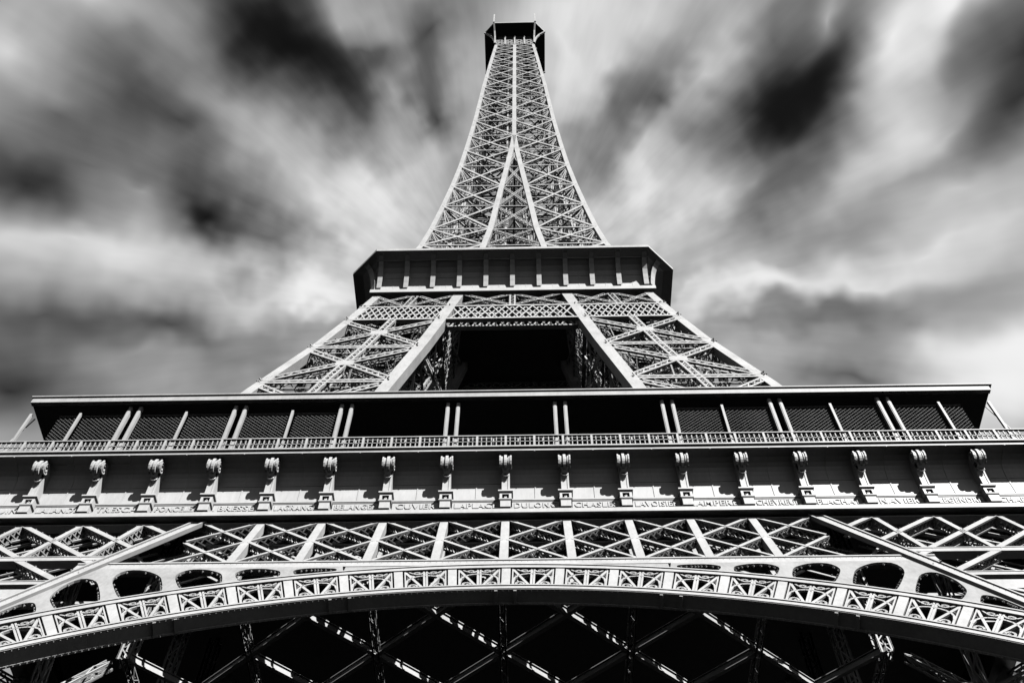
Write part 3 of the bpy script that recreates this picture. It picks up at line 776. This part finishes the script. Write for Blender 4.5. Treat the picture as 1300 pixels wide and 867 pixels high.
ib.build('inner_truss', M_IRON, tower)

# ------------------------------------------------------------------ second floor
def octo(o, z, h=17.15):
    return [(-h, -h-o, z), (h, -h-o, z), (h+o, -h, z), (h+o, h, z), (h, h+o, z), (-h, h+o, z), (-h-o, h, z), (-h-o, -h, z)]
lb2 = MB()
lb2.rings([octo(.01, 111.75, 16.6), octo(.01, 111.75, 17.5), octo(.02, 111.8, 17.6), octo(.02, 112.5, 17.6), octo(.02, 112.55, 17.3), octo(.02, 112.9, 17.16)])
plat = lb2.build('second_gallery', M_FRIEZE, tower)
CV2 = [(0.01, 112.9), (.03, 113.9), (.1, 114.9), (.27, 115.7), (.6, 116.35), (1.15, 116.85), (2.0, 117.2), (3.2, 117.4)]
b = MB(); b.rings([octo(o, z) for o, z in CV2])
for (o, z) in ((.27, 115.7), (2.0, 117.2)):
    b.bar((-17.15, -17.15-o, z-.02), (17.15, -17.15-o, z-.02), .1, .06, (0, -1, -.5), -.01)
for i in range(10):
    x = (-4.5+i)*3.32
    for (o0, z0), (o1, z1) in zip(CV2[:3], CV2[1:4]): b.bar((x, -17.15-o0, z0), (x, -17.15-o1, z1), .06, .04, (0, -1, 0), -.01)
b.build('gallery_cove', M_FRIEZE, plat)
b = MB(); b.rings([octo(3.2, 117.4), octo(3.32, 117.42), octo(3.32, 117.95), octo(3.2, 118.0)]); b.f.append([b.n-8+i for i in range(8)])
b.build('gallery_edge', M_IRON, plat)
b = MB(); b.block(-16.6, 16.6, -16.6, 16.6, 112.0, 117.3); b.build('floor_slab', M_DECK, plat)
rb = MB()
pr = [(o, z) for o, z in CV2]; frt = [(.42, 112.95), (.6, 113.9), (.85, 114.8), (1.15, 115.6), (1.6, 116.35), (2.1, 116.85), (2.8, 117.2)]
rb.prism([(-.16, -17.15-o, z) for o, z in frt+pr[::-1][1:]], (.32, 0, 0))
for (o0, z0), (o1, z1) in zip(frt[:-1], frt[1:]): rb.bar((0, -17.15-o0, z0), (0, -17.15-o1, z1), .6, .05, (0, -1, -.4), -.01)
rb.block(-.27, .27, -17.8, -17.15, 114.72, 114.9)
for x in (-.3, .3): rb.bulb((x, -20.1, 117.25), .09)
rib = rb.build('gallery_rib', M_IRON, tower); rib.location = (-5*3.32, 0, 0)
for i in range(-4, 6): copy_part(rib, tower, (i*3.32, 0, 0))
for sg in (-1, 1):
    c = copy_part(rib, tower)
    c.matrix_local = Matrix.Translation((sg*17.15, -17.15, 0)) @ Matrix.Rotation(sg*math.radians(45), 4, 'Z') @ Matrix.Diagonal((1.2, .68, 1, 1)) @ Matrix.Translation((0, 17.15, 0))

# ------------------------------------------------------------------ shaft (second floor to the top)
Z3 = [117, 132.3, 140, 150.7, 160.8, 171.6, 180.7, 198, 225.5, 250, 267.5]; W3 = [16.4, 13.6, 12.65, 11.6, 10.7, 9.86, 9.3, 8.35, 7.2, 6.0, 5.05]
def w3(z): return interp(z, Z3, W3)
def i3(z): return max(0.0, interp(z, [117, 133, 140, 156, 181, 184], [5.7, 4.2, 3.45, 2.38, .5, 0]))
LV = [117.6, 125, 132.9, 140.1, 150.7, 160.8, 171.6, 180.7, 189.7, 199.5, 208.2, 217.1, 224.6, 232.9, 240.2, 246.4, 252.8, 257.9, 262, 265.75]
n3 = unit(V3(0, 1, -.08))
def FP(x, z, dn=0.0): return V3(x, -w3(z)+dn, z)
fb3 = MB()
for a, c in zip(LV[:-1], LV[1:]):
    for sg in (-1, 1):
        ia, ic = i3(a), i3(c)
        if ia > .01 or ic > .01:
            R = [[(sg*i3(z)+o, -w3(z)-.03, z) for o in (-.42, .42)]+[(sg*i3(z)+o, -w3(z)+.7, z) for o in (.42, -.42)] for z in (a, c)]
            fb3.rings(R)
        elif sg > 0:
            R = [[(o, -w3(z)-.03, z) for o in (-.4, .4)]+[(o, -w3(z)+.6, z) for o in (.4, -.4)] for z in (a, c)]
            fb3.rings(R)
        wide = min(.42, .2+.25*(c-a)/10)
        xa, xc = w3(a)-.4, w3(c)-.4
        for (p, q) in ((FP(sg*xa, a), FP(sg*ic, c)), (FP(sg*ia, a), FP(sg*xc, c))):
            fb3.bar(p, q, wide, .1, n3, -.02); fb3.bar(p+n3*.5, q+n3*.5, wide*.55, .08, n3)
            l = np.linalg.norm(q-p); m = max(3, int(l/1.1))
            for k in range(m):
                s0, s1 = p+(q-p)*(k/m), p+(q-p)*((k+1)/m); fb3.bar(s0, s1+n3*.5, .08, .06, (0, 0, 1))
        fb3.bar(FP(sg*ia, a, .0), FP(sg*xa, a, .0), .28, .12, n3)
        fb3.bar(FP(sg*ia, (a+c)/2, .5), FP(sg*(xa+xc)/2, (a+c)/2, .5), .12, .15, n3)
        # short ties by the outer chord
        if c-a > 6:
            for k in range(4):
                z = a+(c-a)*(.1+.2*k); fb3.bar(FP(sg*xc*1.0, c-.3, .25), FP(sg*(w3(z)*.72+i3(z)*.28), z, .25), .11, .08, n3)
    if i3(a) > .4:
        ia, ic = i3(a), i3(c)
        for p, q in ((FP(-ia, a, .1), FP(ic, c, .1)), (FP(ia, a, .1), FP(-ic, c, .1))): fb3.laced(p, q, n3, W=.5, fl=.13, D=.5, lace=.07, pitch=.6)
        fb3.bar(FP(-ia, a, .15), FP(ia, a, .15), .2, .3, n3)
b = MB()     # floors of bracing, stairs and lift guides inside the shaft
for j, (a, c) in enumerate(zip(LV[:-1], LV[1:])):
    w = w3(a)-.4
    for p, q in (((-w, -w, a), (w, w, a)), ((w, -w, a), (-w, w, a)), ((-w, 0, a), (w, 0, a)), ((0, -w, a), (0, w, a))): b.bar(p, q, .3, .25, (0, 0, 1))
    for sx in (-1, 1):
        for sy in (-1, 1):
            b.bar((sx*1.7, sy*1.7, a), (sx*1.7, sy*1.7, c), .3, .3, (1, 0, 0))
            b.bar((sx*1.7, sy*1.7, a), (sx*1.7, -sy*1.7, c), .14, .1, (1, 0, 0)); b.bar((sx*1.7, sy*1.7, a), (-sx*1.7, sy*1.7, c), .14, .1, (0, 1, 0))
            ia, ic, wa, wc = i3(a), i3(c), w3(a)-.4, w3(c)-.4
            if ia > .3:
                for (p, q) in (((sx*ia, sy*wa, a), (sx*ic, sy*ic, c)), ((sx*ia, sy*ia, a), (sx*ic, sy*wc, c)), ((sx*wa, sy*ia, a), (sx*ic, sy*ic, c)), ((sx*ia, sy*ia, a), (sx*wc, sy*ic, c))):
                    b.bar(p, q, .22, .2, (1, 1, 0))
                b.bar((sx*ia, sy*ia, a), (sx*ic, sy*ic, c), .6, .6, (1, 0, 0))
for k in range(220):
    z0 = 119+rnd.random()**1.4*135; z1 = z0+rnd.uniform(-2.5, 2.5); w = (w3(z0)-.6)
    x0, y0, x1, y1 = [rnd.uniform(-w, w) for _ in range(4)]
    if rnd.random() < .5: x1 = x0
    b.bar((x0, y0, z0), (x1, y1, z1), rnd.uniform(.08, .2), .06, (0, 1, -.3))
shaft = b.build('shaft', M_IRON, tower)
lc = MB(); lc.block(-1.55, 1.55, -1.55, 1.55, 118.5, 262); lc.build('dark_core_fill', M_DECK, shaft)  # dark box added along the lift core to blacken gaps in the lattice
face0 = fb3.build('shaft_lattice', M_IRON, shaft)
for rz in (math.pi/2, math.pi, -math.pi/2): copy_part(face0, shaft, (0, 0, 0), rz)
b = MB()
b.rings([[(-w3(z)+dx, -w3(z)+dy, z) for dx, dy in ((0, 0), (.75, 0), (.75, .75), (0, .75))] for z in LV])
ch0 = b.build('corner_chord', M_IRON, shaft)
for rz in (math.pi/2, math.pi, -math.pi/2): copy_part(ch0, shaft, (0, 0, 0), rz)

# ------------------------------------------------------------------ top gallery
def oct2(h, c, z): return [(-c, -h, z), (c, -h, z), (h, -c, z), (h, c, z), (c, h, z), (-c, h, z), (-h, c, z), (-h, -c, z)]
b = MB(); b.frustum(oct2(8.05, 5.45, 276.4), oct2(8.05, 5.45, 277.0))
top = b.build('top_gallery', M_IRON, tower)
b = MB(); b.poly(oct2(7.85, 5.35, 276.38)); b.build('gallery_underside', M_DECK, top)  # dark sheet: the shade below the gallery, put into its colour
b = MB()
b.frustum(oct2(6.6, 4.5, 277.0), oct2(6.6, 4.5, 281.5)); b.frustum(oct2(6.9, 4.6, 281.5), oct2(3.0, 2.0, 285)); b.frustum(oct2(2.0, 1.3, 285), oct2(1.2, .8, 295))
b.build('cabin', M_PLATE, top)
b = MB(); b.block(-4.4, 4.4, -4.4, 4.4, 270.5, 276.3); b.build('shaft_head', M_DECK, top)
b = MB()
for rot in range(4):
    Rm = np.array(Matrix.Rotation(rot*math.pi/2, 3, 'Z'))
    f = lambda x, y, z: Rm @ V3(x, y, z)
    nn = Rm @ V3(0, 1, 0)
    for z in (266.2, 268.3, 270.4): b.bar(f(-5.1, -5.1, z), f(5.1, -5.1, z), .3, .3, nn)
    for k in range(8):
        x = -5+k*1.25
        b.bar(f(x, -5.15, 266.2), f(x+1.25, -5.15, 268.3), .2, .12, nn); b.bar(f(x+1.25, -5.15, 266.2), f(x, -5.15, 268.3), .2, .12, nn, .05)
        b.bar(f(x, -5.15, 268.3), f(x+1.25, -5.15, 270.4), .2, .12, nn); b.bar(f(x+1.25, -5.15, 268.3), f(x, -5.15, 270.4), .2, .12, nn, .05)
    for k in range(1, 4): b.bar(f(-5+2.5*k, -5.2, 266.2), f(-5+2.5*k, -5.6, 271.2), .35, .25, nn); b.bulb(f(-5+2.5*k, -5.6, 271.3), .3)
b.build('lattice_band', M_IRON, top)
bk = MB()
path = [(0, 267.2), (.15, 269.5), (.6, 272), (1.4, 274.2), (2.85, 276.2)]
for (o0, z0), (o1, z1) in zip(path[:-1], path[1:]):
    bk.bar((5.1+.12*o0, -5.15-o0, z0), (5.1+.12*o1, -5.15-o1, z1+.1), .42, .4, (1, 0, 0), -.2)
bk.bar((5.1, -5.3, 276.0), (5.4, -7.9, 276.2), .2, .2, (0, 0, 1), -.2)
br = bk.build('gallery_bracket', M_IRON, tower)
for sx, rz in ((-1, 0), (1, math.pi/2), (-1, math.pi/2), (1, math.pi), (-1, math.pi), (1, -math.pi/2), (-1, -math.pi/2)):
    c = copy_part(br, tower, (0, 0, 0), rz, sx)
ps = MB(); ps.block(5.3, 5.65, -8.2, -7.9, 276.9, 285); ps.block(5.24, 5.71, -8.26, -7.85, 277.0, 277.5)
pz = ps.build('top_post', M_IRON, tower); copy_part(pz, tower, (0, 0, 0), 0, -1.0)
